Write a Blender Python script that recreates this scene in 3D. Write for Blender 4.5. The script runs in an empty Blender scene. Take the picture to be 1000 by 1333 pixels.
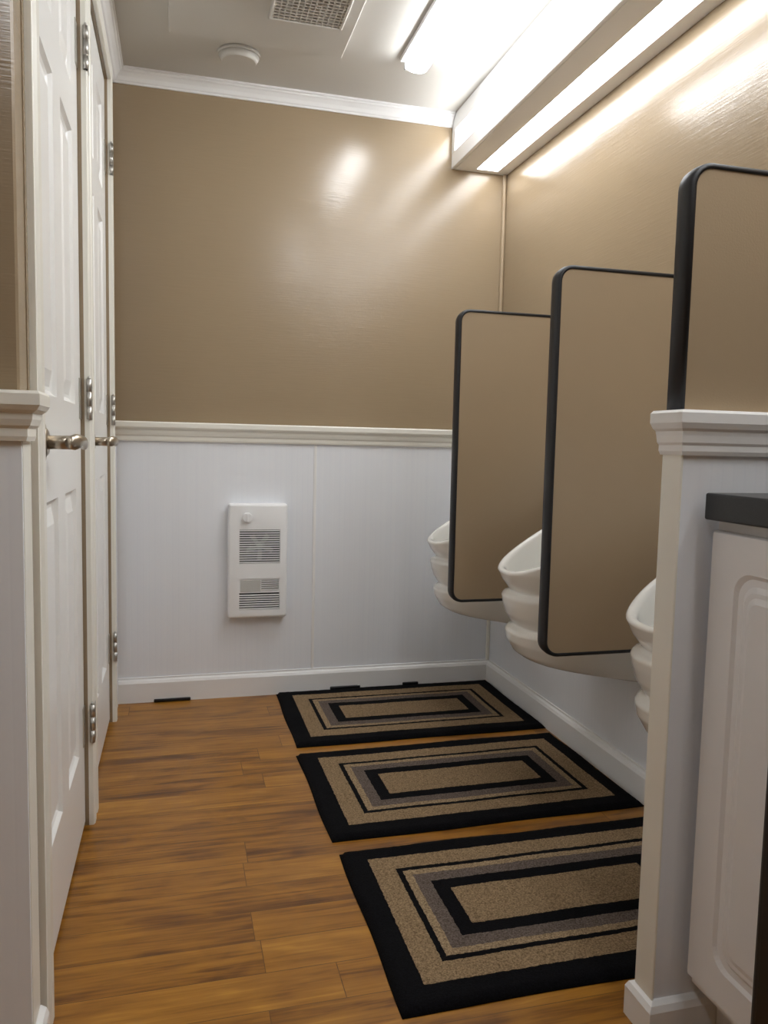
import bpy, bmesh, math, random
from mathutils import Vector, Matrix
random.seed(4)
D = bpy.data
scene = bpy.context.scene
try:
    scene.view_settings.view_transform = 'Standard'
    scene.view_settings.look = 'None'
    scene.view_settings.exposure = 0.0
except Exception as e:
    print(e)

# ---------------------------------------------------------------- materials
def s2l(c):
    return tuple(((v/255)/12.92 if v/255 <= 0.04045 else ((v/255+0.055)/1.055)**2.4) for v in c) + (1.0,)

def newmat(name):
    m = D.materials.new(name); m.use_nodes = True
    nt = m.node_tree
    b = nt.nodes['Principled BSDF']
    return m, nt, b

def N(nt, t, **kw):
    n = nt.nodes.new(t)
    for k, v in kw.items():
        setattr(n, k, v)
    return n

def math_node(nt, op, a, b=None, c=None):
    n = nt.nodes.new('ShaderNodeMath'); n.operation = op
    for i, v in enumerate((a, b, c)):
        if v is None: continue
        if isinstance(v, (int, float)): n.inputs[i].default_value = v
        else: nt.links.new(v, n.inputs[i])
    return n.outputs[0]

def simple(name, col, rough=0.5, metal=0.0, var=0.04, vscale=(8,8,8), bump=0.0, bscale=60, coat=0.0):
    m, nt, b = newmat(name)
    c = s2l(col)
    tc = N(nt, 'ShaderNodeTexCoord'); mp = N(nt, 'ShaderNodeMapping')
    mp.inputs['Scale'].default_value = vscale
    nt.links.new(tc.outputs['Object'], mp.inputs[0])
    nz = N(nt, 'ShaderNodeTexNoise'); nz.inputs['Scale'].default_value = 1.0; nz.inputs['Detail'].default_value = 4
    nt.links.new(mp.outputs[0], nz.inputs['Vector'])
    mx = N(nt, 'ShaderNodeMix', data_type='RGBA')
    mx.inputs[6].default_value = tuple(v*(1-var) for v in c[:3])+(1,)
    mx.inputs[7].default_value = tuple(min(1, v*(1+var)) for v in c[:3])+(1,)
    nt.links.new(nz.outputs['Fac'], mx.inputs[0])
    nt.links.new(mx.outputs[2], b.inputs['Base Color'])
    b.inputs['Roughness'].default_value = rough
    b.inputs['Metallic'].default_value = metal
    b.inputs['Coat Weight'].default_value = coat
    b.inputs['Coat Roughness'].default_value = 0.15
    if bump:
        n2 = N(nt, 'ShaderNodeTexNoise'); n2.inputs['Scale'].default_value = bscale; n2.inputs['Detail'].default_value = 3
        nt.links.new(tc.outputs['Object'], n2.inputs['Vector'])
        bp = N(nt, 'ShaderNodeBump'); bp.inputs['Strength'].default_value = bump; bp.inputs['Distance'].default_value = 0.002
        nt.links.new(n2.outputs['Fac'], bp.inputs['Height'])
        nt.links.new(bp.outputs[0], b.inputs['Normal'])
    return m

def wainscot_mat():
    # white vinyl bead sheet: faint fine vertical grooves
    m, nt, b = newmat('white_wainscot')
    tc = N(nt, 'ShaderNodeTexCoord'); sp = N(nt, 'ShaderNodeSeparateXYZ')
    nt.links.new(tc.outputs['Object'], sp.inputs[0])
    u = math_node(nt, 'ADD', sp.outputs[0], sp.outputs[1])
    fr = math_node(nt, 'FRACT', math_node(nt, 'DIVIDE', u, 0.019))
    gro = math_node(nt, 'SMOOTH_MIN', math_node(nt, 'MULTIPLY', math_node(nt, 'ABSOLUTE', math_node(nt, 'SUBTRACT', fr, 0.5)), 7.0), 1.0, 0.2)
    mp = N(nt, 'ShaderNodeMapping'); mp.inputs['Scale'].default_value = (90, 90, 1.0)
    nt.links.new(tc.outputs['Object'], mp.inputs[0])
    nz = N(nt, 'ShaderNodeTexNoise'); nz.inputs['Scale'].default_value = 1.0; nz.inputs['Detail'].default_value = 3
    nt.links.new(mp.outputs[0], nz.inputs['Vector'])
    c = s2l((242, 245, 252))
    mx = N(nt, 'ShaderNodeMix', data_type='RGBA')
    mx.inputs[6].default_value = tuple(v*.965 for v in c[:3])+(1,)
    mx.inputs[7].default_value = tuple(min(.97, v*1.02) for v in c[:3])+(1,)
    nt.links.new(math_node(nt, 'ADD', math_node(nt, 'MULTIPLY', nz.outputs['Fac'], 0.8), math_node(nt, 'MULTIPLY', gro, 0.2)), mx.inputs[0])
    nt.links.new(mx.outputs[2], b.inputs['Base Color'])
    b.inputs['Roughness'].default_value = 0.34
    bp = N(nt, 'ShaderNodeBump'); bp.inputs['Strength'].default_value = 0.12; bp.inputs['Distance'].default_value = 0.0005
    nt.links.new(gro, bp.inputs['Height']); nt.links.new(bp.outputs[0], b.inputs['Normal'])
    return m

def brown_wall(name, col, rough=0.20):
    # semi-gloss vinyl-faced panel with a very fine horizontal grain (stretches highlights vertically)
    m, nt, b = newmat(name)
    tc = N(nt, 'ShaderNodeTexCoord')
    mp = N(nt, 'ShaderNodeMapping'); mp.inputs['Scale'].default_value = (12, 12, 260)
    nt.links.new(tc.outputs['Object'], mp.inputs[0])
    nz = N(nt, 'ShaderNodeTexNoise'); nz.inputs['Scale'].default_value = 1.2; nz.inputs['Detail'].default_value = 2
    nt.links.new(mp.outputs[0], nz.inputs['Vector'])
    nz3 = N(nt, 'ShaderNodeTexNoise'); nz3.inputs['Scale'].default_value = 9.0; nz3.inputs['Detail'].default_value = 1
    nt.links.new(tc.outputs['Object'], nz3.inputs['Vector'])
    c = s2l(col)
    mx = N(nt, 'ShaderNodeMix', data_type='RGBA')
    mx.inputs[6].default_value = tuple(v*.965 for v in c[:3])+(1,)
    mx.inputs[7].default_value = tuple(v*1.035 for v in c[:3])+(1,)
    nt.links.new(nz.outputs['Fac'], mx.inputs[0])
    nt.links.new(mx.outputs[2], b.inputs['Base Color'])
    bp = N(nt, 'ShaderNodeBump'); bp.inputs['Strength'].default_value = 0.28; bp.inputs['Distance'].default_value = 0.0010
    nt.links.new(nz.outputs['Fac'], bp.inputs['Height'])
    bp2 = N(nt, 'ShaderNodeBump'); bp2.inputs['Strength'].default_value = 0.3; bp2.inputs['Distance'].default_value = 0.002
    nt.links.new(nz3.outputs['Fac'], bp2.inputs['Height']); nt.links.new(bp.outputs[0], bp2.inputs['Normal'])
    nt.links.new(bp2.outputs[0], b.inputs['Normal'])
    b.inputs['Roughness'].default_value = rough
    b.inputs['Specular IOR Level'].default_value = 0.62
    return m

def floor_mat():
    m, nt, b = newmat('wood_laminate')
    RH = 0.088
    tc = N(nt, 'ShaderNodeTexCoord')
    sp = N(nt, 'ShaderNodeSeparateXYZ'); nt.links.new(tc.outputs['Object'], sp.inputs[0])
    row = math_node(nt, 'FLOOR', math_node(nt, 'DIVIDE', sp.outputs[1], RH))
    sh = math_node(nt, 'FRACT', math_node(nt, 'MULTIPLY', math_node(nt, 'SINE', math_node(nt, 'MULTIPLY', row, 12.9898)), 437.58))
    cb = N(nt, 'ShaderNodeCombineXYZ')
    nt.links.new(math_node(nt, 'ADD', sp.outputs[0], math_node(nt, 'MULTIPLY', sh, 0.86)), cb.inputs[0])
    nt.links.new(sp.outputs[1], cb.inputs[1])
    br = N(nt, 'ShaderNodeTexBrick')
    br.inputs['Color1'].default_value = (0, 0, 0, 1); br.inputs['Color2'].default_value = (1, 1, 1, 1)
    br.inputs['Mortar'].default_value = (0.5, 0.5, 0.5, 1)
    br.inputs['Scale'].default_value = 1.0
    br.inputs['Mortar Size'].default_value = 0.0008
    br.inputs['Mortar Smooth'].default_value = 0.1
    br.inputs['Bias'].default_value = 0.0
    br.inputs['Brick Width'].default_value = 0.86
    br.inputs['Row Height'].default_value = RH
    br.offset = 0.0; br.offset_frequency = 2
    nt.links.new(cb.outputs[0], br.inputs['Vector'])
    bw = N(nt, 'ShaderNodeSeparateColor'); nt.links.new(br.outputs['Color'], bw.inputs[0])
    rnd = bw.outputs[0]
    def noise4(scale, detail, rough, dist, wmul):
        mp = N(nt, 'ShaderNodeMapping'); mp.inputs['Scale'].default_value = scale
        nt.links.new(tc.outputs['Object'], mp.inputs[0])
        nz = N(nt, 'ShaderNodeTexNoise', noise_dimensions='4D')
        nz.inputs['Scale'].default_value = 1.0; nz.inputs['Detail'].default_value = detail; nz.inputs['Roughness'].default_value = rough
        nz.inputs['Distortion'].default_value = dist
        nt.links.new(mp.outputs[0], nz.inputs['Vector'])
        nt.links.new(math_node(nt, 'ADD', math_node(nt, 'MULTIPLY', rnd, wmul), math_node(nt, 'MULTIPLY', sh, 9.0)), nz.inputs['W'])
        return nz.outputs['Fac']
    n1 = noise4((1.9, 34, 1), 6, 0.6, 1.0, 17.0)      # grain bands
    n2 = noise4((4.5, 11, 1), 3, 0.5, 1.6, 31.0)        # figure
    n3 = noise4((7, 190, 1), 3, 0.6, 0.3, 11.0)       # fine pores
    f = math_node(nt, 'ADD', math_node(nt, 'MULTIPLY', n1, 0.52), math_node(nt, 'MULTIPLY', n2, 0.28))
    f = math_node(nt, 'ADD', f, math_node(nt, 'MULTIPLY', n3, 0.20))
    f = math_node(nt, 'ADD', f, math_node(nt, 'MULTIPLY', math_node(nt, 'SUBTRACT', rnd, 0.5), 0.06))
    cr = N(nt, 'ShaderNodeValToRGB')
    e = cr.color_ramp.elements
    e[0].position = 0.34; e[0].color = s2l((74, 42, 9))
    e[1].position = 0.65; e[1].color = s2l((186, 134, 48))
    x = e.new(0.42); x.color = s2l((113, 70, 15))
    x = e.new(0.49); x.color = s2l((147, 97, 26))
    x = e.new(0.57); x.color = s2l((165, 113, 36))
    nt.links.new(f, cr.inputs[0])
    mx = N(nt, 'ShaderNodeMix', data_type='RGBA')
    mx.inputs[7].default_value = s2l((60, 32, 8))
    nt.links.new(cr.outputs[0], mx.inputs[6]); nt.links.new(math_node(nt, 'MULTIPLY', br.outputs['Fac'], 0.7), mx.inputs[0])
    nt.links.new(mx.outputs[2], b.inputs['Base Color'])
    b.inputs['Roughness'].default_value = 0.32
    bp = N(nt, 'ShaderNodeBump'); bp.inputs['Strength'].default_value = 0.2; bp.inputs['Distance'].default_value = 0.001
    nt.links.new(math_node(nt, 'SUBTRACT', n1, math_node(nt, 'MULTIPLY', br.outputs['Fac'], 1.0)), bp.inputs['Height'])
    nt.links.new(bp.outputs[0], b.inputs['Normal'])
    return m

def rug_mat(hx, hy):
    m, nt, b = newmat('rug_pile')
    tc = N(nt, 'ShaderNodeTexCoord'); sp = N(nt, 'ShaderNodeSeparateXYZ')
    wn = N(nt, 'ShaderNodeTexNoise'); wn.inputs['Scale'].default_value = 90
    nt.links.new(tc.outputs['Object'], wn.inputs['Vector'])
    nt.links.new(tc.outputs['Object'], sp.inputs[0])
    dx = math_node(nt, 'SUBTRACT', hx, math_node(nt, 'ABSOLUTE', sp.outputs[0]))
    dy = math_node(nt, 'SUBTRACT', hy, math_node(nt, 'ABSOLUTE', sp.outputs[1]))
    d = math_node(nt, 'MINIMUM', dx, dy)
    d = math_node(nt, 'ADD', d, math_node(nt, 'MULTIPLY', math_node(nt, 'SUBTRACT', wn.outputs['Fac'], 0.5), 0.005))
    fac = math_node(nt, 'DIVIDE', d, 0.25)
    cr = N(nt, 'ShaderNodeValToRGB'); cr.color_ramp.interpolation = 'CONSTANT'
    blk = s2l((14, 14, 17)); tan = s2l((144, 122, 94)); tan2 = s2l((154, 133, 105)); gry = s2l((104, 93, 86))
    stops = [(0, blk), (.050, tan), (.098, blk), (.110, tan2), (.126, gry), (.156, blk), (.187, tan)]
    el = cr.color_ramp.elements
    el[0].position = 0; el[0].color = blk
    el[1].position = stops[1][0]/.25; el[1].color = tan
    for p, c in stops[2:]:
        q = el.new(p/.25); q.color = c
    nt.links.new(fac, cr.inputs[0])
    n1 = N(nt, 'ShaderNodeTexNoise'); n1.inputs['Scale'].default_value = 300; n1.inputs['Detail'].default_value = 3
    n1.inputs['Roughness'].default_value = 0.7
    nt.links.new(tc.outputs['Object'], n1.inputs['Vector'])
    cr2 = N(nt, 'ShaderNodeValToRGB')
    cr2.color_ramp.elements[0].position = 0.36; cr2.color_ramp.elements[0].color = (0.46, 0.43, 0.40, 1)
    cr2.color_ramp.elements[1].position = 0.64; cr2.color_ramp.elements[1].color = (1.28, 1.28, 1.28, 1)
    nt.links.new(n1.outputs['Fac'], cr2.inputs[0])
    mx = N(nt, 'ShaderNodeMix', data_type='RGBA', blend_type='MULTIPLY'); mx.inputs[0].default_value = 1
    nt.links.new(cr.outputs[0], mx.inputs[6]); nt.links.new(cr2.outputs[0], mx.inputs[7])
    nt.links.new(mx.outputs[2], b.inputs['Base Color'])
    b.inputs['Roughness'].default_value = 0.95
    b.inputs['Specular IOR Level'].default_value = 0.1
    bp = N(nt, 'ShaderNodeBump'); bp.inputs['Strength'].default_value = 0.7; bp.inputs['Distance'].default_value = 0.002
    nt.links.new(n1.outputs['Fac'], bp.inputs['Height']); nt.links.new(bp.outputs[0], b.inputs['Normal'])
    return m

def emis(name, col, st):
    m, nt, b = newmat(name)
    b.inputs['Base Color'].default_value = (0.9, 0.9, 0.88, 1)
    b.inputs['Emission Color'].default_value = col
    b.inputs['Emission Strength'].default_value = st
    b.inputs['Roughness'].default_value = 0.4
    return m

M_brown = brown_wall('brown_wall_panel', (157, 138, 112))
M_part = simple('brown_laminate', (166, 146, 119), 0.34, bump=0.1, bscale=300, var=0.03)
M_blackedge = simple('black_rubber_edge', (24, 24, 28), 0.5)
M_wain = wainscot_mat()
M_trim = simple('cream_trim_paint', (244, 242, 233), 0.35, var=0.015)
M_trimw = simple('white_trim_paint', (245, 245, 245), 0.35, var=0.015)
M_door = simple('white_door_paint', (247, 247, 245), 0.33, var=0.01)
M_ceil = simple('ceiling_panel', (208, 205, 199), 0.45, var=0.015)
M_floor = floor_mat()
M_nickel = simple('satin_nickel', (190, 180, 165), 0.3, metal=1.0)
M_steel = simple('hinge_steel', (205, 203, 198), 0.42, metal=1.0)
M_porc = simple('white_porcelain', (242, 241, 236), 0.12, var=0.01, coat=0.5)
M_plastic = simple('white_plastic', (248, 249, 250), 0.32, var=0.01)
M_dark = simple('dark_interior', (30, 30, 32), 0.6)
M_greyp = simple('grey_plastic', (120, 120, 118), 0.5)
M_label = simple('label_paper', (196, 196, 192), 0.6, var=0.15, vscale=(400, 400, 900))
M_granite = simple('black_countertop', (34, 35, 37), 0.3, var=0.5, vscale=(60, 400, 400))
M_cab = simple('white_cabinet', (244, 244, 246), 0.35, var=0.01)
M_black = simple('black_plastic', (14, 14, 16), 0.45)
M_fan = simple('fan_metal', (150, 150, 150), 0.4, metal=0.8)
LC = (0.955, 0.98, 1.0, 1)
M_emit = emis('fluorescent_diffuser', LC, 12.5)
M_emit2 = emis('fluorescent_lens', LC, 27.0)

# ---------------------------------------------------------------- helpers
def link(o):
    scene.collection.objects.link(o); return o

def mesh_obj(name, bm, mat, smooth=False):
    bmesh.ops.recalc_face_normals(bm, faces=bm.faces)
    me = D.meshes.new(name); bm.to_mesh(me); bm.free()
    o = D.objects.new(name, me); link(o)
    if mat: me.materials.append(mat)
    if smooth:
        for p in me.polygons: p.use_smooth = True
    return o

def box(name, x0, x1, y0, y1, z0, z1, mat, bev=0.0, seg=2):
    bm = bmesh.new()
    bmesh.ops.create_cube(bm, size=1)
    for v in bm.verts:
        v.co = Vector(((x0+x1)/2+v.co.x*(x1-x0), (y0+y1)/2+v.co.y*(y1-y0), (z0+z1)/2+v.co.z*(z1-z0)))
    if bev:
        bmesh.ops.bevel(bm, geom=bm.edges[:], offset=bev, segments=seg, affect='EDGES', profile=0.5)
    o = mesh_obj(name, bm, mat)
    if bev and seg > 1:
        for p in o.data.polygons: p.use_smooth = True
        md = o.modifiers.new('wn', 'WEIGHTED_NORMAL')
    return o

def sweep(name, path, prof, mat, closed=False):
    bm = bmesh.new(); n = len(path); rings = []
    for i in range(n):
        p = Vector(path[i])
        ds = []
        if i > 0: ds.append((Vector(path[i])-Vector(path[i-1])).normalized())
        if i < n-1: ds.append((Vector(path[i+1])-Vector(path[i])).normalized())
        ns = [Vector((d.y, -d.x)) for d in ds]
        if len(ns) == 2: mit = (ns[0]+ns[1])/(1+ns[0].dot(ns[1]))
        else: mit = ns[0]
        rings.append([bm.verts.new((p.x+mit.x*o, p.y+mit.y*o, z)) for o, z in prof])
    k = len(prof)
    for i in range(n-1):
        for j in range(k):
            bm.faces.new((rings[i][j], rings[i][(j+1) % k], rings[i+1][(j+1) % k], rings[i+1][j]))
    bm.faces.new(rings[0]); bm.faces.new(rings[-1][::-1])
    return mesh_obj(name, bm, mat)

def cyl(name, p0, p1, r, mat, seg=24, r2=None, smooth=True):
    p0 = Vector(p0); p1 = Vector(p1); d = p1-p0
    bm = bmesh.new()
    bmesh.ops.create_cone(bm, cap_ends=True, segments=seg, radius1=r, radius2=r if r2 is None else r2, depth=d.length)
    rot = d.to_track_quat('Z', 'Y').to_matrix().to_4x4()
    bmesh.ops.transform(bm, matrix=Matrix.Translation((p0+p1)/2) @ rot, verts=bm.verts)
    o = mesh_obj(name, bm, mat)
    if smooth:
        for p in o.data.polygons: p.use_smooth = len(p.vertices) == 4
    return o

def group(name, objs, loc=None):
    e = D.objects.new(name, None); link(e); e.empty_display_size = 0.05
    if loc is None:
        cs = [o.matrix_world @ Vector(c) for o in objs for c in o.bound_box]
        loc = Vector(((min(c.x for c in cs)+max(c.x for c in cs))/2, (min(c.y for c in cs)+max(c.y for c in cs))/2, min(c.z for c in cs)))
    e.location = loc
    for o in objs:
        o.parent = e
        o.matrix_parent_inverse = Matrix.Translation(-Vector(loc))
    return e

def rounded_rect(y0, y1, z0, z1, r, seg=6, corners=(1, 1, 1, 1)):
    pts = []
    cs = [(y1-r, z1-r, 0, corners[0], (y1, z1)), (y0+r, z1-r, 90, corners[1], (y0, z1)), (y0+r, z0+r, 180, corners[2], (y0, z0)), (y1-r, z0+r, 270, corners[3], (y1, z0))]
    for cy, cz, a0, on, c in cs:
        if on:
            for i in range(seg+1):
                a = math.radians(a0+90*i/seg)
                pts.append((cy+r*math.cos(a), cz+r*math.sin(a)))
        else: pts.append(c)
    return pts

# ---------------------------------------------------------------- dimensions
H = 2.043
XL = -0.195   # left wall with doors
XR = 1.150    # right wall
YB = 2.690    # back wall
NX = -1.15; NY = -0.95
XS = -0.196   # end of the stub wall
ZR0, ZR1 = 0.880, 0.944
WT = 0.006

# ---------------------------------------------------------------- room shell
box('floor', NX-.1, XR+.1, NY-.1, YB+.1, -0.08, 0.0, M_floor)
box('ceiling', NX-.1, XR+.1, NY-.1, YB+.1, H, H+.08, M_ceil)
box('wall_front', NX, XR, NY-.08, NY, 0, H, M_brown)
box('wall_near_left', NX-.08, NX, NY, 1.16, 0, H, M_brown)
# each wall: brown panel body with the white wainscot sheet lining its lower half
group('wall_back', [box('panel', XL-.6, XR+.1, YB, YB+.08, 0, H, M_brown),
                    box('wainscot', XL, XR, YB-WT, YB, 0, ZR0+.01, M_wain)], (.4, YB, 0))
group('wall_right', [box('panel', XR, XR+.08, NY, YB, 0, H, M_brown),
                     box('wainscot', XR-WT, XR, NY, YB-WT, 0, ZR0+.01, M_wain)], (XR, 1, 0))
group('wall_stub', [box('panel', NX, XS, 1.10, 1.155, 0, H, M_brown, 0.003, 1),
                    box('wainscot', NX, XS+.002, 1.10-WT, 1.10, 0, ZR0+.01, M_wain),
                    box('end_lining', XS, XS+.003, 1.10, 1.155, 0, ZR0, M_trim)], (-.6, 1.12, 0))
LW = []
for i, (a, b_) in enumerate([(1.155, 1.215), (1.825, 1.915), (2.50, YB)]):
    LW.append(box('pier_%d' % i, XL-.10, XL, a, b_, 0, H, M_brown))
LW.append(box('header_1', XL-.10, XL, 1.215, 1.825, 1.93, H, M_brown))
LW.append(box('header_2', XL-.10, XL, 1.915, 2.50, 1.93, H, M_brown))
LW.append(box('wainscot', XL, XL+.006, 2.552, YB-WT-.03, 0, ZR0, M_wain))
group('wall_left', LW, (XL-.05, 1.9, 0))

sm = [box('seam_1', 0.462, 0.472, YB-WT-.003, YB-WT, 0.08, ZR0, M_trimw, .0012, 1),
      box('seam_2', XR-WT-.014, XR-WT, YB-WT-.008, YB-WT, 0.08, ZR0, M_trim, .003, 1),
      box('corner_bead', XR-.014, XR, YB-.014, YB, ZR1, 1.862, M_part, .005, 2)]
group('trim_corner', sm)

base = [(0, 0), (.014, 0), (.014, .066), (.010, .074), (.004, .078), (.004, .084), (0, .084)]
base_s = [(0, 0), (.013, 0), (.013, .046), (.009, .055), (.003, .059), (0, .060)]
rail = [(0, ZR0), (.007, ZR0), (.009, ZR0+.006), (.009, ZR0+.016), (.013, ZR0+.020), (.016, ZR0+.028), (.017, ZR0+.036),
        (.023, ZR0+.040), (.027, ZR0+.046), (.027, ZR1-.004), (.024, ZR1), (0, ZR1)]
crown = [(0, H-.042), (.005, H-.042), (.007, H-.037), (.011, H-.034), (.016, H-.024), (.025, H-.014), (.029, H-.012), (.031, H-.007), (.036, H-.006), (.036, H), (0, H)]
sweep('baseboard_back', [(XL, YB-WT), (XR-WT, YB-WT)], base, M_trimw)
sweep('baseboard_right', [(XR-WT, YB-WT-.014), (XR-WT, 1.0)], base, M_trimw)
sweep('trim_chair_rail_back', [(XL, YB-WT), (XR-WT, YB-WT)], rail, M_trim)
sweep('trim_chair_rail_stub', [(NX, 1.10-WT), (XS+.002, 1.10-WT), (XS+.002, 1.150)], rail, M_trim)
sweep('baseboard_stub', [(NX, 1.10-WT), (XS+.002, 1.10-WT), (XS+.002, 1.155)], base_s, M_trimw)
sweep('trim_crown_back', [(XL, YB), (0.938, YB)], crown, M_trimw)
sweep('trim_crown_left', [(XL, 1.155), (XL, YB-.0)], crown, M_trimw)
segs = [(YB-WT-.028, 2.120), (2.070, 1.534), (1.484, 1.02)]
group('trim_chair_rail_right', [sweep('rail_%d' % i, [(XR-WT, a), (XR-WT, b_)], rail, M_trim) for i, (a, b_) in enumerate(segs)])

# ---------------------------------------------------------------- doors
def panel_face(bm, cells_y, cells_z, panels, x0, inset=0.010, dep=0.010, slope=0.026):
    """front face facing +X at x0, with recessed/raised panels"""
    def quad(pts): bm.faces.new([bm.verts.new(p) for p in pts])
    for i in range(len(cells_y)-1):
        for j in range(len(cells_z)-1):
            y0, y1, z0, z1 = cells_y[i], cells_y[i+1], cells_z[j], cells_z[j+1]
            if (i, j) in panels:
                def ring(k, x):
                    return [Vector((x, y0+k, z0+k)), Vector((x, y1-k, z0+k)), Vector((x, y1-k, z1-k)), Vector((x, y0+k, z1-k))]
                rs = [ring(0, x0), ring(inset*.5, x0-dep*.7), ring(inset, x0-dep), ring(inset*1.6, x0-dep), ring(inset*1.6+slope, x0-dep*.15)]
                for a, b_ in zip(rs[:-1], rs[1:]):
                    for q in range(4):
                        quad([a[q], a[(q+1) % 4], b_[(q+1) % 4], b_[q]])
                quad(rs[-1])
            else:
                quad([Vector((x0, y0, z0)), Vector((x0, y1, z0)), Vector((x0, y1, z1)), Vector((x0, y0, z1))])

def door(idx, y0, y1):
    z0, z1 = 0.012, 1.925
    xf = -0.203; xb = -0.238
    y0 += .003; y1 -= .003
    w = y1-y0
    cy = [y0, y0+.095, y0+w/2-.045, y0+w/2+.045, y1-.095, y1]
    cz = [z0, 0.20, 0.78, 0.955, 1.50, 1.59, 1.82, z1]
    bm = bmesh.new()
    panel_face(bm, cy, cz, {(i, j) for i in (1, 3) for j in (1, 3, 5)}, xf)
    def quad(pts): bm.faces.new([bm.verts.new(p) for p in pts])
    quad([(xb, y0, z0), (xb, y0, z1), (xb, y1, z1), (xb, y1, z0)])
    quad([(xb, y0, z0), (xf, y0, z0), (xf, y0, z1), (xb, y0, z1)])
    quad([(xb, y1, z0), (xf, y1, z0), (xf, y1, z1), (xb, y1, z1)])
    quad([(xb, y0, z0), (xb, y1, z0), (xf, y1, z0), (xf, y0, z0)])
    quad([(xb, y0, z1), (xb, y1, z1), (xf, y1, z1), (xf, y0, z1)])
    bmesh.ops.remove_doubles(bm, verts=bm.verts, dist=1e-5)
    parts = [mesh_obj('slab', bm, M_door)]
    cw = 0.046
    prof_o = [(0, 0), (.010, 0), (.013, .008), (.013, .030), (.009, .036), (.009, cw), (0, cw)]
    for nm, ya, sgn in (('casing_a', y0-.003, -1), ('casing_b', y1+.003, 1)):
        bm = bmesh.new()
        lo = [bm.verts.new((XL+o, ya+sgn*t, 0.0)) for o, t in prof_o]
        hi = [bm.verts.new((XL+o, ya+sgn*t, 1.93+cw)) for o, t in prof_o]
        k = len(prof_o)
        for j in range(k): bm.faces.new((lo[j], lo[(j+1) % k], hi[(j+1) % k], hi[j]))
        bm.faces.new(lo); bm.faces.new(hi)
        parts.append(mesh_obj(nm, bm, M_trim))
    parts.append(box('casing_head', XL, XL+.012, y0-.003, y1+.003, 1.93, 1.93+cw, M_trim, .003, 2))
    parts.append(box('jamb_a', xb-.03, xb, y0-.003, y0+.012, 0, 1.93, M_trim))
    parts.append(box('jamb_b', xb-.03, xb, y1-.012, y1+.003, 0, 1.93, M_trim))
    for k, hz in enumerate((1.705, 0.970, 0.240)):
        yc = y1+.001
        parts.append(cyl('hinge_pin_%d' % k, (XL+.010, yc, hz-.044), (XL+.010, yc, hz+.044), .0048, M_steel, 16))
        for kk in range(3):
            za = hz-.044+kk*.0302
            parts.append(cyl('hinge_knuckle_%d_%d' % (k, kk), (XL+.010, yc, za), (XL+.010, yc, za+.0276), .0055, M_steel, 16))
        parts.append(cyl('hinge_tip_%d' % k, (XL+.010, yc, hz+.044), (XL+.010, yc, hz+.050), .004, M_steel, 12, r2=.002))
        parts.append(box('hinge_leaf_%d' % k, xf, xf+.002, yc-.030, yc-.001, hz-.044, hz+.044, M_steel))
        parts.append(box('hinge_plate_%d' % k, XL+.010, XL+.0142, yc+.003, yc+.028, hz-.044, hz+.044, M_steel))
        for s in (-.028, 0, .028):
            parts.append(cyl('screw', (XL+.0140, yc+.018, hz+s), (XL+.0145, yc+.018, hz+s), .0022, M_greyp, 10))
    hy = y0+.062; hz = 0.878
    parts.append(cyl('rosette', (xf, hy, hz), (xf+.008, hy, hz), .032, M_nickel, 32))
    parts.append(cyl('rosette_step', (xf+.008, hy, hz), (xf+.014, hy, hz), .026, M_nickel, 32, r2=.018))
    parts.append(cyl('spindle', (xf+.012, hy, hz), (xf+.050, hy, hz), .0105, M_nickel, 20))
    bm = bmesh.new(); rings = []
    pts = [(xf+.046, hy-.012, hz, .010), (xf+.052, hy, hz+.001, .0125), (xf+.055, hy+.02, hz+.002, .011), (xf+.056, hy+.05, hz+.003, .009), (xf+.056, hy+.085, hz+.001, .0085), (xf+.054, hy+.108, hz-.004, .008), (xf+.050, hy+.116, hz-.008, .004)]
    for x, y, z, r in pts:
        rings.append([bm.verts.new((x+.7*r*math.cos(a), y, z+r*math.sin(a))) for a in [2*math.pi*q/12 for q in range(12)]])
    for a, b_ in zip(rings[:-1], rings[1:]):
        for q in range(12): bm.faces.new((a[q], a[(q+1) % 12], b_[(q+1) % 12], b_[q]))
    bm.faces.new(rings[0]); bm.faces.new(rings[-1])
    parts.append(mesh_obj('lever', bm, M_nickel, True))
    group('door_%d' % idx, parts, (XL-.02, (y0+y1)/2, 0))

door(1, 1.215, 1.825)
door(2, 1.915, 2.50)

# ---------------------------------------------------------------- half wall with cap
hw = [box('core', 0.695, XR-WT, 0.958, 1.000, 0, 0.925, M_wain),
      box('end_strip', 0.6915, 0.695, 0.956, 1.002, 0.05, ZR0+.01, M_trim, .001, 1)]
path = [(XR-WT, 1.0), (.695, 1.0), (.695, .958), (XR-WT, .958)]
capprof = [(0, ZR0), (.005, ZR0), (.007, ZR0+.006), (.007, ZR0+.014), (.009, ZR0+.018), (.010, ZR0+.028), (.011, ZR0+.034),
           (.014, ZR0+.038), (.017, ZR0+.046), (.017, ZR1-.004), (.014, ZR1), (0, ZR1)]
hw.append(sweep('cap_moulding', path, capprof, M_trimw))
hw.append(box('cap_top', .693, XR-WT, .957, 1.001, .925, ZR1, M_trimw))
hw.append(sweep('base_moulding', path, base_s, M_trimw))
group('half_wall', hw, (.92, .98, 0))

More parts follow.
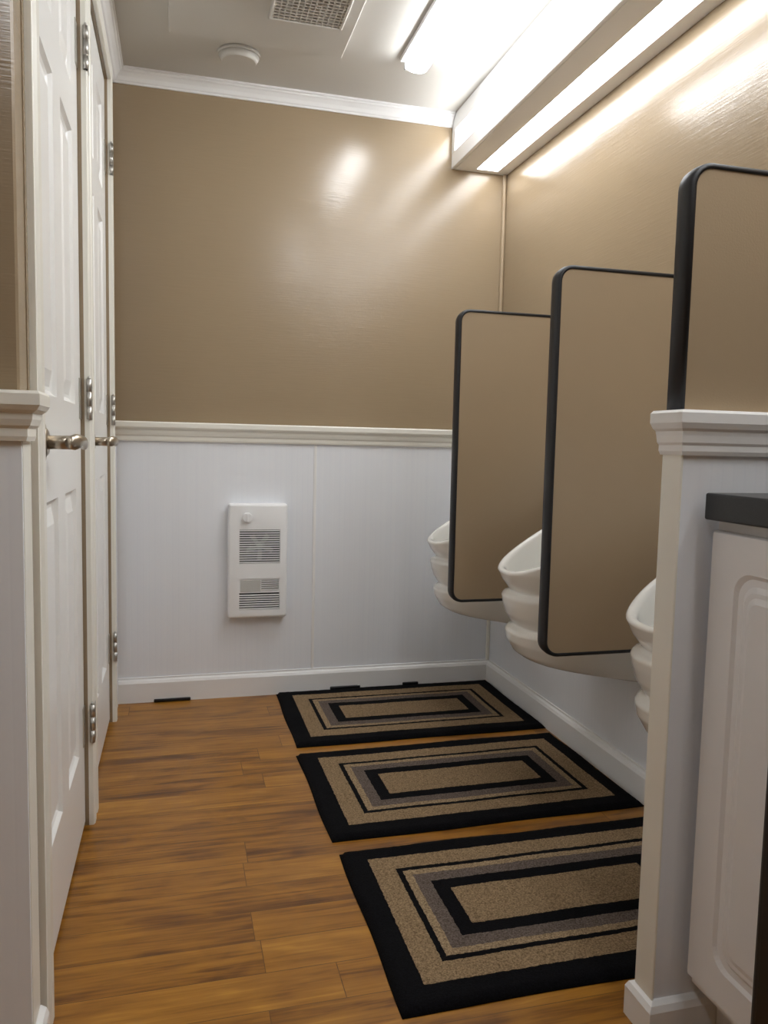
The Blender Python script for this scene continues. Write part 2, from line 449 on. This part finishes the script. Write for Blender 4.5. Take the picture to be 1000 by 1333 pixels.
# ---------------------------------------------------------------- urinal partitions
def partition(x0, yc, z0, z1, corners=(0, 1, 1, 0), t=0.030):
    x1 = XR-WT-.0005 if z0 < ZR1-.01 else XR-.0005
    r = .030
    pts = rounded_rect(x0, x1, z0, z1, r, 8, corners)
    def extr(name, pts, ya, yb, mat):
        bm = bmesh.new()
        a = [bm.verts.new((p[0], ya, p[1])) for p in pts]; b_ = [bm.verts.new((p[0], yb, p[1])) for p in pts]
        n = len(pts)
        for i in range(n): bm.faces.new((a[i], a[(i+1) % n], b_[(i+1) % n], b_[i]))
        bm.faces.new(a); bm.faces.new(b_)
        return mesh_obj(name, bm, mat)
    panel = extr('panel', pts, yc-t/2, yc+t/2, M_part)
    c = Vector(((x0+x1)/2, (z0+z1)/2))
    pp = [Vector(p) for p in pts]
    if z0 >= ZR1-.01:
        pp = pp[:-1] if not corners[3] else pp
    bm = bmesh.new(); rings = []
    n = len(pp)
    sec = [(-.0035, -t/2-.0016), (.001, -t/2-.002), (.0045, -t/2+.001), (.0058, 0), (.0045, t/2-.001), (.001, t/2+.002), (-.0035, t/2+.0016)]
    for i, p in enumerate(pp):
        ds = []
        if i > 0 and (pp[i]-pp[i-1]).length > 1e-6: ds.append((pp[i]-pp[i-1]).normalized())
        if i < n-1 and (pp[i+1]-pp[i]).length > 1e-6: ds.append((pp[i+1]-pp[i]).normalized())
        ns = [Vector((d.y, -d.x)) for d in ds]
        m = (ns[0]+ns[1])/(1+ns[0].dot(ns[1])) if len(ns) == 2 else ns[0]
        if m.dot(p-c) < 0: m = -m
        rings.append([bm.verts.new((p.x+m.x*o, yc+s, p.y+m.y*o)) for o, s in sec])
    for a, b_ in zip(rings[:-1], rings[1:]):
        for q in range(len(sec)): bm.faces.new((a[q], a[(q+1) % len(sec)], b_[(q+1) % len(sec)], b_[q]))
    bm.faces.new(rings[0]); bm.faces.new(rings[-1])
    band = mesh_obj('edge_band', bm, M_blackedge, True)
    return group('urinal_partition', [panel, band], ((x0+x1)/2, yc, z0))

partition(.7676, 2.095, 0.440, 1.264)
partition(.7676, 1.509, 0.440, 1.261)
partition(.695, 0.982, ZR1, 1.283, corners=(0, 1, 0, 0))

# ---------------------------------------------------------------- urinals
def interp(tab, z):
    if z <= tab[0][0]: return tab[0][1]
    for (a, va), (b_, vb) in zip(tab[:-1], tab[1:]):
        if z <= b_:
            t = (z-a)/(b_-a); return va+(vb-va)*t
    return tab[-1][1]

def urinal(yc):
    prof = [(.295, .72), (.310, .80), (.335, .855), (.36, .880), (.390, .910), (.414, .925), (.424, .905), (.429, .868), (.436, .884), (.458, .925), (.485, .952), (.506, .964),
            (.514, .945), (.519, .900), (.526, .915), (.545, .960), (.562, .985), (.572, 1.0), (1.2, 1.0)]
    d, w = .345, .165
    xw = XR-WT-.0005
    NT = 44; NBk = 8
    BP = []
    for i in range(NT+1):
        th = math.pi*i/NT
        c, s = math.cos(th), math.sin(th)
        BP.append((math.copysign(abs(c)**.8, c), s**.85))
    for i in range(1, NBk):
        BP.append((-1+2*i/NBk, 0.0))
    def rimz(f, cy):
        return .568 + .17*(1-f)
    bm = bmesh.new(); rings = []
    NS = 60
    for s in range(NS+1):
        t = s/NS; ring = []
        for cy, f in BP:
            zb = .300+.040*f
            z = zb+(rimz(f, cy)-zb)*t
            k = interp(prof, z - (.040*f*(1-min(1, (z-zb)/.05)) if z < zb+.05 else 0))
            kd = k; kw = .25+.75*k
            if s == 0: kd *= .93; kw *= .93
            ring.append(bm.verts.new((xw-d*f*kd, yc+w*cy*kw, z)))
        rings.append(ring)
    th = .022
    def inner(off, dz, kd=1.0, kw=1.0, zfloor=None, lerp=0):
        ring = []
        for cy, f in BP:
            z = rimz(f, cy)+dz
            if zfloor is not None: z = z*(1-lerp)+zfloor*lerp
            xx = off+(d-2*off)*f*kd
            ring.append(bm.verts.new((xw-xx, yc+(w-off)*cy*kw, z)))
        return ring
    rings.append(inner(.004, .006)); rings.append(inner(.011, .008)); rings.append(inner(.018, .005)); rings.append(inner(th, -.003))
    for l in (.15, .35, .55, .75, .9, 1.0):
        rings.append(inner(th+.004, -.003, 1-.42*l*l, 1-.35*l*l, .42, l))
    n = len(BP)
    for a, b_ in zip(rings[:-1], rings[1:]):
        for q in range(n): bm.faces.new((a[q], a[(q+1) % n], b_[(q+1) % n], b_[q]))
    for rg, zz in ((rings[0], None), (rings[-1], .41)):
        c = sum((v.co for v in rg), Vector())/n
        if zz: c.z = zz
        cv = bm.verts.new(c)
        for q in range(n): bm.faces.new((rg[q], rg[(q+1) % n], cv))
    bowl = mesh_obj('bowl', bm, M_porc, True)
    drain = cyl('drain_cartridge', (xw-.13, yc, .414), (xw-.13, yc, .424), .045, M_plastic, 28)
    return group('urinal', [bowl, drain], (xw-.15, yc, .3))
for yc in (2.395, 1.802, 1.200):
    urinal(yc)

# ---------------------------------------------------------------- rugs
HX, HY = .397, .246
M_rug = rug_mat(HX, HY)
def rug(cx, cy, rot, seed):
    rnd = random.Random(seed)
    bm = bmesh.new(); nx, ny = 80, 50
    ph = [rnd.uniform(0, 6) for _ in range(4)]
    top = []; bot = []
    for j in range(ny+1):
        rt = []; rb = []
        for i in range(nx+1):
            x = -HX+2*HX*i/nx; y = -HY+2*HY*j/ny
            e = min(HX-abs(x), HY-abs(y))
            z = .0095*min(1, (max(e, 0)/.009))**.5 + .0015
            z += .0006*math.sin(x*23+ph[0])*math.sin(y*31+ph[1])+rnd.uniform(-.0004, .0004)
            xx = x+.0018*math.sin(y*17+ph[2])*(abs(x)/HX)**3
            yy = y+.0018*math.sin(x*13+ph[3])*(abs(y)/HY)**3
            rt.append(bm.verts.new((xx, yy, z))); rb.append(bm.verts.new((xx, yy, 0.0)))
        top.append(rt); bot.append(rb)
    for j in range(ny):
        for i in range(nx):
            bm.faces.new((top[j][i], top[j][i+1], top[j+1][i+1], top[j+1][i]))
            bm.faces.new((bot[j][i], bot[j+1][i], bot[j+1][i+1], bot[j][i+1]))
    for i in range(nx):
        bm.faces.new((top[0][i], bot[0][i], bot[0][i+1], top[0][i+1]))
        bm.faces.new((top[ny][i], top[ny][i+1], bot[ny][i+1], bot[ny][i]))
    for j in range(ny):
        bm.faces.new((top[j][0], top[j+1][0], bot[j+1][0], bot[j][0]))
        bm.faces.new((top[j][nx], bot[j][nx], bot[j+1][nx], top[j+1][nx]))
    o = mesh_obj('rug', bm, M_rug, True)
    o.location = (cx, cy, 0.0005); o.rotation_euler = (0, 0, math.radians(rot))
rug(.733, 2.420, 0.0, 1)
rug(.727, 1.873, 0.6, 2)
rug(.735, 1.325, 0.0, 3)

# ---------------------------------------------------------------- wall heater
def heater():
    dxh = -.004
    x0, x1, z0, z1 = .172+dxh, .372+dxh, .283, .676
    yf, yb = 2.640, YB-WT-.0005
    parts = []
    body = box('housing', x0, x1, yf, yb, z0, z1, M_plastic, .010, 4)
    gx0, gx1 = .209+dxh, .347+dxh
    rec = [(gx0, gx1, .472, .588), (gx0, gx1, .312, .420)]
    for i, (a, b_, c, d_) in enumerate(rec):
        cut = box('cut', a, b_, yf-.02, yf+.022, c, d_, None)
        md = body.modifiers.new('b%d' % i, 'BOOLEAN'); md.object = cut; md.operation = 'DIFFERENCE'; md.solver = 'EXACT'
        bpy.context.view_layer.update()
        dg = bpy.context.evaluated_depsgraph_get()
        me = D.meshes.new_from_object(body.evaluated_get(dg))
        body.modifiers.clear(); body.data = me
        D.objects.remove(cut)
    parts.append(body)
    for i, (a, b_, c, d_) in enumerate(rec):
        parts.append(box('grille_back_%d' % i, a, b_, yf+.018, yf+.0215, c, d_, M_dark))
    a, b_, c, d_ = rec[0]
    n = 15
    for i in range(n):
        z = c+(i+.5)*(d_-c)/n
        parts.append(box('slat', a, b_, yf+.001, yf+.006, z-.0018, z+.0018, M_plastic))
    cx, cz = (a+b_)/2, (c+d_)/2
    for k in range(5):
        an = math.radians(72*k+58)
        bm = bmesh.new()
        p = [(0.006, -.006), (.044, -.012), (.050, .004), (.010, .007)]
        vs = []
        for r_, s_ in p:
            vs.append(bm.verts.new((cx+r_*math.cos(an)-s_*math.sin(an), yf+.013+s_*.20, cz+r_*math.sin(an)+s_*math.cos(an))))
        bm.faces.new(vs)
        parts.append(mesh_obj('fan_blade_%d' % k, bm, M_greyp))
    parts.append(cyl('fan_hub', (cx, yf+.009, cz), (cx, yf+.017, cz), .010, M_fan, 20))
    a, b_, c, d_ = rec[1]
    for i in range(7):
        z = c+(i+.5)*.0078
        parts.append(box('slat', a, b_, yf+.001, yf+.006, z-.0018, z+.0018, M_plastic))
    parts.append(box('lower_plate', a, b_, yf+.003, yf+.006, c+.058, d_, M_plastic))
    parts.append(box('lower_opening', a+.075, b_-.004, yf+.0015, yf+.0035, c+.068, d_-.006, M_greyp))
    parts.append(box('rating_label', a+.004, a+.072, yf+.0015, yf+.0035, c+.062, d_-.006, M_label))
    for i in range(5):
        z = c+.070+i*.007
        parts.append(box('slat', a+.075, b_-.004, yf+.0005, yf+.0018, z-.0014, z+.0014, M_plastic))
    parts.append(cyl('thermostat_knob', (.234+dxh, yf-.014, .630), (.234+dxh, yf+.002, .630), .015, M_plastic, 28, r2=.017))
    parts.append(box('knob_grip', .2315+dxh, .2365+dxh, yf-.017, yf-.013, .617, .643, M_plastic, .001, 1))
    group('wall_heater', parts, ((x0+x1)/2, (yf+yb)/2, z0))
heater()

# ---------------------------------------------------------------- ceiling: surface fluorescent fixture
def ceiling_light(x0, x1, y0, y1):
    bm = bmesh.new(); rings = []
    cx = (x0+x1)/2; hw_ = (x1-x0)/2
    secs = [(y0, .80), (y0+.008, .95), (y0+.02, 1.0), (y1-.02, 1.0), (y1-.008, .95), (y1, .80)]
    for y, k in secs:
        r = []
        for i in range(17):
            a = math.pi*i/16
            cc = math.cos(a); r.append(bm.verts.new((cx+hw_*k*math.copysign(abs(cc)**.7, cc), y, H-.012-.036*k*abs(math.sin(a))**.7)))
        rings.append(r)
    for a, b_ in zip(rings[:-1], rings[1:]):
        for q in range(16): bm.faces.new((a[q], a[q+1], b_[q+1], b_[q]))
    bm.faces.new(rings[0]); bm.faces.new(rings[-1])
    lens = mesh_obj('lens', bm, M_emit2, True)
    pan = box('pan', x0-.012, x1+.012, y0-.008, y1+.008, H-.014, H-.0005, M_plastic, .003, 2)
    c1 = box('end_lip', x0+.002, x1-.002, y1-.004, y1+.012, H-.036, H-.013, M_plastic, .005, 3)
    c2 = box('end_lip_b', x0+.002, x1-.002, y0-.012, y0+.004, H-.036, H-.013, M_plastic, .005, 3)
    group('ceiling_light', [lens, pan, c1, c2], (cx, (y0+y1)/2, H-.048))
ceiling_light(.660, .732, 1.74, 2.34)
ceiling_light(.660, .732, 0.30, 0.90)
ceiling_light(-.40, -.32, -.30, 0.30)  # unseen fixture, added to light the near end of the room

# ---------------------------------------------------------------- valance light along right wall
X0, Z0 = .940, 1.861
ya, yb = -.30, YB-.0005
vp = [box('front_lower', X0, X0+.012, ya, yb, Z0, 1.915, M_trimw, .002, 1),
      box('front_upper', X0, X0+.012, ya, yb, 1.985, H-.0005, M_trimw, .002, 1),
      box('front_stile_a', X0, X0+.012, yb-.03, yb, 1.915, 1.985, M_trimw),
      box('front_stile_b', X0, X0+.012, ya, ya+.03, 1.915, 1.985, M_trimw),
      box('bottom_inner', X0+.012, 1.025, ya, yb, Z0, Z0+.012, M_trimw),
      box('bottom_outer', 1.105, XR-.0005, ya, yb, Z0, Z0+.012, M_trimw),
      box('bottom_stile_a', 1.025, 1.105, yb-.03, yb, Z0, Z0+.012, M_trimw),
      box('bottom_stile_b', 1.025, 1.105, ya, ya+.03, Z0, Z0+.012, M_trimw),
      box('end_panel', X0, XR-.0005, ya-.012, ya, Z0, H-.0005, M_trimw),
      box('front_diffuser', X0+.006, X0+.010, ya+.03, yb-.03, 1.915, 1.985, M_emit),
      box('bottom_diffuser', 1.025, 1.105, ya+.03, yb-.03, Z0+.005, Z0+.009, M_emit)]
group('valance_light', vp, (1.05, 1.2, Z0))

# ---------------------------------------------------------------- air return panel and smoke detector
ap = [box('frame', -.020, .474, 1.80, 2.365, H-.022, H-.0005, M_ceil, .004, 2),
      box('grille_back', .245, .432, 1.86, 2.190, H-.0245, H-.0215, M_greyp)]
for i in range(23):
    y = 1.865+i*.0142
    ap.append(box('louver', .245, .432, y, y+.0055, H-.0285, H-.0235, M_ceil))
for i in range(13):
    x = .247+i*.0147
    ap.append(box('louver_rib', x, x+.003, 1.86, 2.190, H-.0290, H-.024, M_ceil))
ap += [box('grille_rim_a', .238, .246, 1.852, 2.198, H-.031, H-.021, M_ceil, .002, 1),
       box('grille_rim_b', .431, .439, 1.852, 2.198, H-.031, H-.021, M_ceil, .002, 1),
       box('grille_rim_c', .238, .439, 2.189, 2.198, H-.031, H-.021, M_ceil, .002, 1),
       box('grille_rim_d', .238, .439, 1.852, 1.861, H-.031, H-.021, M_ceil, .002, 1)]
group('air_return_vent', ap, (.23, 2.09, H-.03))
cxd, cyd = .182, 2.475
sd = [cyl('base_plate', (cxd, cyd, H-.009), (cxd, cyd, H-.0005), .064, M_ceil, 48),
      cyl('body', (cxd, cyd, H-.026), (cxd, cyd, H-.009), .050, M_ceil, 48, r2=.060)]
group('smoke_detector', sd, (cxd, cyd, H-.02))

# ---------------------------------------------------------------- small black strips on the floor along the baseboard
for a, b_ in ((-.075, .045), (.53, .64), (.80, .86)):
    box('floor_strip', a, b_, YB-WT-.022, YB-WT-.0145, .0005, .018 if a > 0 else .011, M_black, .002, 1)

# ---------------------------------------------------------------- vanity
def vanity():
    xf = .738; y0, y1 = .22, .9435
    P = []
    P.append(box('carcass', xf+.018, XR-WT-.001, y0, y1, .09, .788, M_cab))
    P.append(box('toe_kick', xf+.06, XR-WT-.001, y0, y1, 0, .09, M_cab))
    P.append(box('face_frame', xf+.012, xf+.018, y0, y1, .09, .788, M_cab))
    def cdoor(a, b_):
        z0, z1 = .105, .775
        out = [box('door_slab', xf+.004, xf+.012, a, b_, z0, z1, M_cab, .002, 1)]
        def ring(k, x, r):
            return [(x, p[0], p[1]) for p in rounded_rect(a+k, b_-k, z0+k, z1-k, r, 8)]
        bm = bmesh.new()
        rs = [ring(.0005, xf+.004, .001), ring(.003, xf, .003), ring(.052, xf, .030), ring(.058, xf+.0045, .030), ring(.066, xf+.0045, .026), ring(.074, xf-.001, .022), ring(.080, xf-.001, .020), ring(.088, xf-.004, .014)]
        vs = [[bm.verts.new(p) for p in r] for r in rs]
        n = len(vs[0])
        for u, v in zip(vs[:-1], vs[1:]):
            for q in range(n): bm.faces.new((u[q], u[(q+1) % n], v[(q+1) % n], v[q]))
        bm.faces.new(vs[-1])
        out.append(mesh_obj('raised_panel', bm, M_cab))
        return out
    P += cdoor(.590, .9425); P += cdoor(.235, .585)
    P.append(box('countertop', xf-.014, XR-WT-.001, y0-.01, .9435, .790, .828, M_granite, .003, 2))
    P.append(box('backsplash', XR-WT-.018, XR-WT-.001, y0-.01, .9435, .828, .878, M_granite, .002, 1))
    group('vanity_cabinet', P, (.95, .58, 0))
vanity()

# black waste bin in front of the vanity
def bin_():
    bm = bmesh.new(); rings = []
    def rect(x0, x1, y0, y1, z, r=.02):
        return [bm.verts.new((p[0], p[1], z)) for p in rounded_rect(x0, x1, y0, y1, r, 5)]
    x0, x1, y0, y1 = .628, .716, .40, .700
    for k, z in ((.002, .0015), (0, .006), (0, .66), (-.003, .662), (-.003, .69), (.004, .70), (.012, .70), (.014, .03)):
        rings.append(rect(x0+k, x1-k, y0+k, y1-k, z))
    n = len(rings[0])
    for a, b_ in zip(rings[:-1], rings[1:]):
        for q in range(n): bm.faces.new((a[q], a[(q+1) % n], b_[(q+1) % n], b_[q]))
    bm.faces.new(rings[0]); bm.faces.new(rings[-1])
    mesh_obj('waste_bin', bm, M_black)
bin_()

# ---------------------------------------------------------------- world + camera
w = D.worlds.new('World'); scene.world = w; w.use_nodes = True
w.node_tree.nodes['Background'].inputs[0].default_value = (.5, .5, .52, 1)
w.node_tree.nodes['Background'].inputs[1].default_value = 0.05

F = 1010.0
Yw = Vector((-270, -94, F)).normalized()
Xw = Vector((3700, -6, F)); Xw = (Xw - Xw.dot(Yw)*Yw).normalized()
Dn = Yw.cross(Xw).normalized()
if Dn.y < 0: Dn = -Dn
right = Vector((Xw.x, Yw.x, -Dn.x)); down = Vector((Xw.y, Yw.y, -Dn.y)); fwd = Vector((Xw.z, Yw.z, -Dn.z))
cam = D.cameras.new('camera'); co = D.objects.new('camera', cam); link(co)
R = Matrix((right, -down, -fwd)).transposed()
co.matrix_world = Matrix.Translation((0, 0, .886)) @ R.to_4x4()
cam.sensor_fit = 'VERTICAL'; cam.sensor_height = 36.0
cam.lens = F/1333*36.0
cam.clip_start = 0.01
scene.camera = co
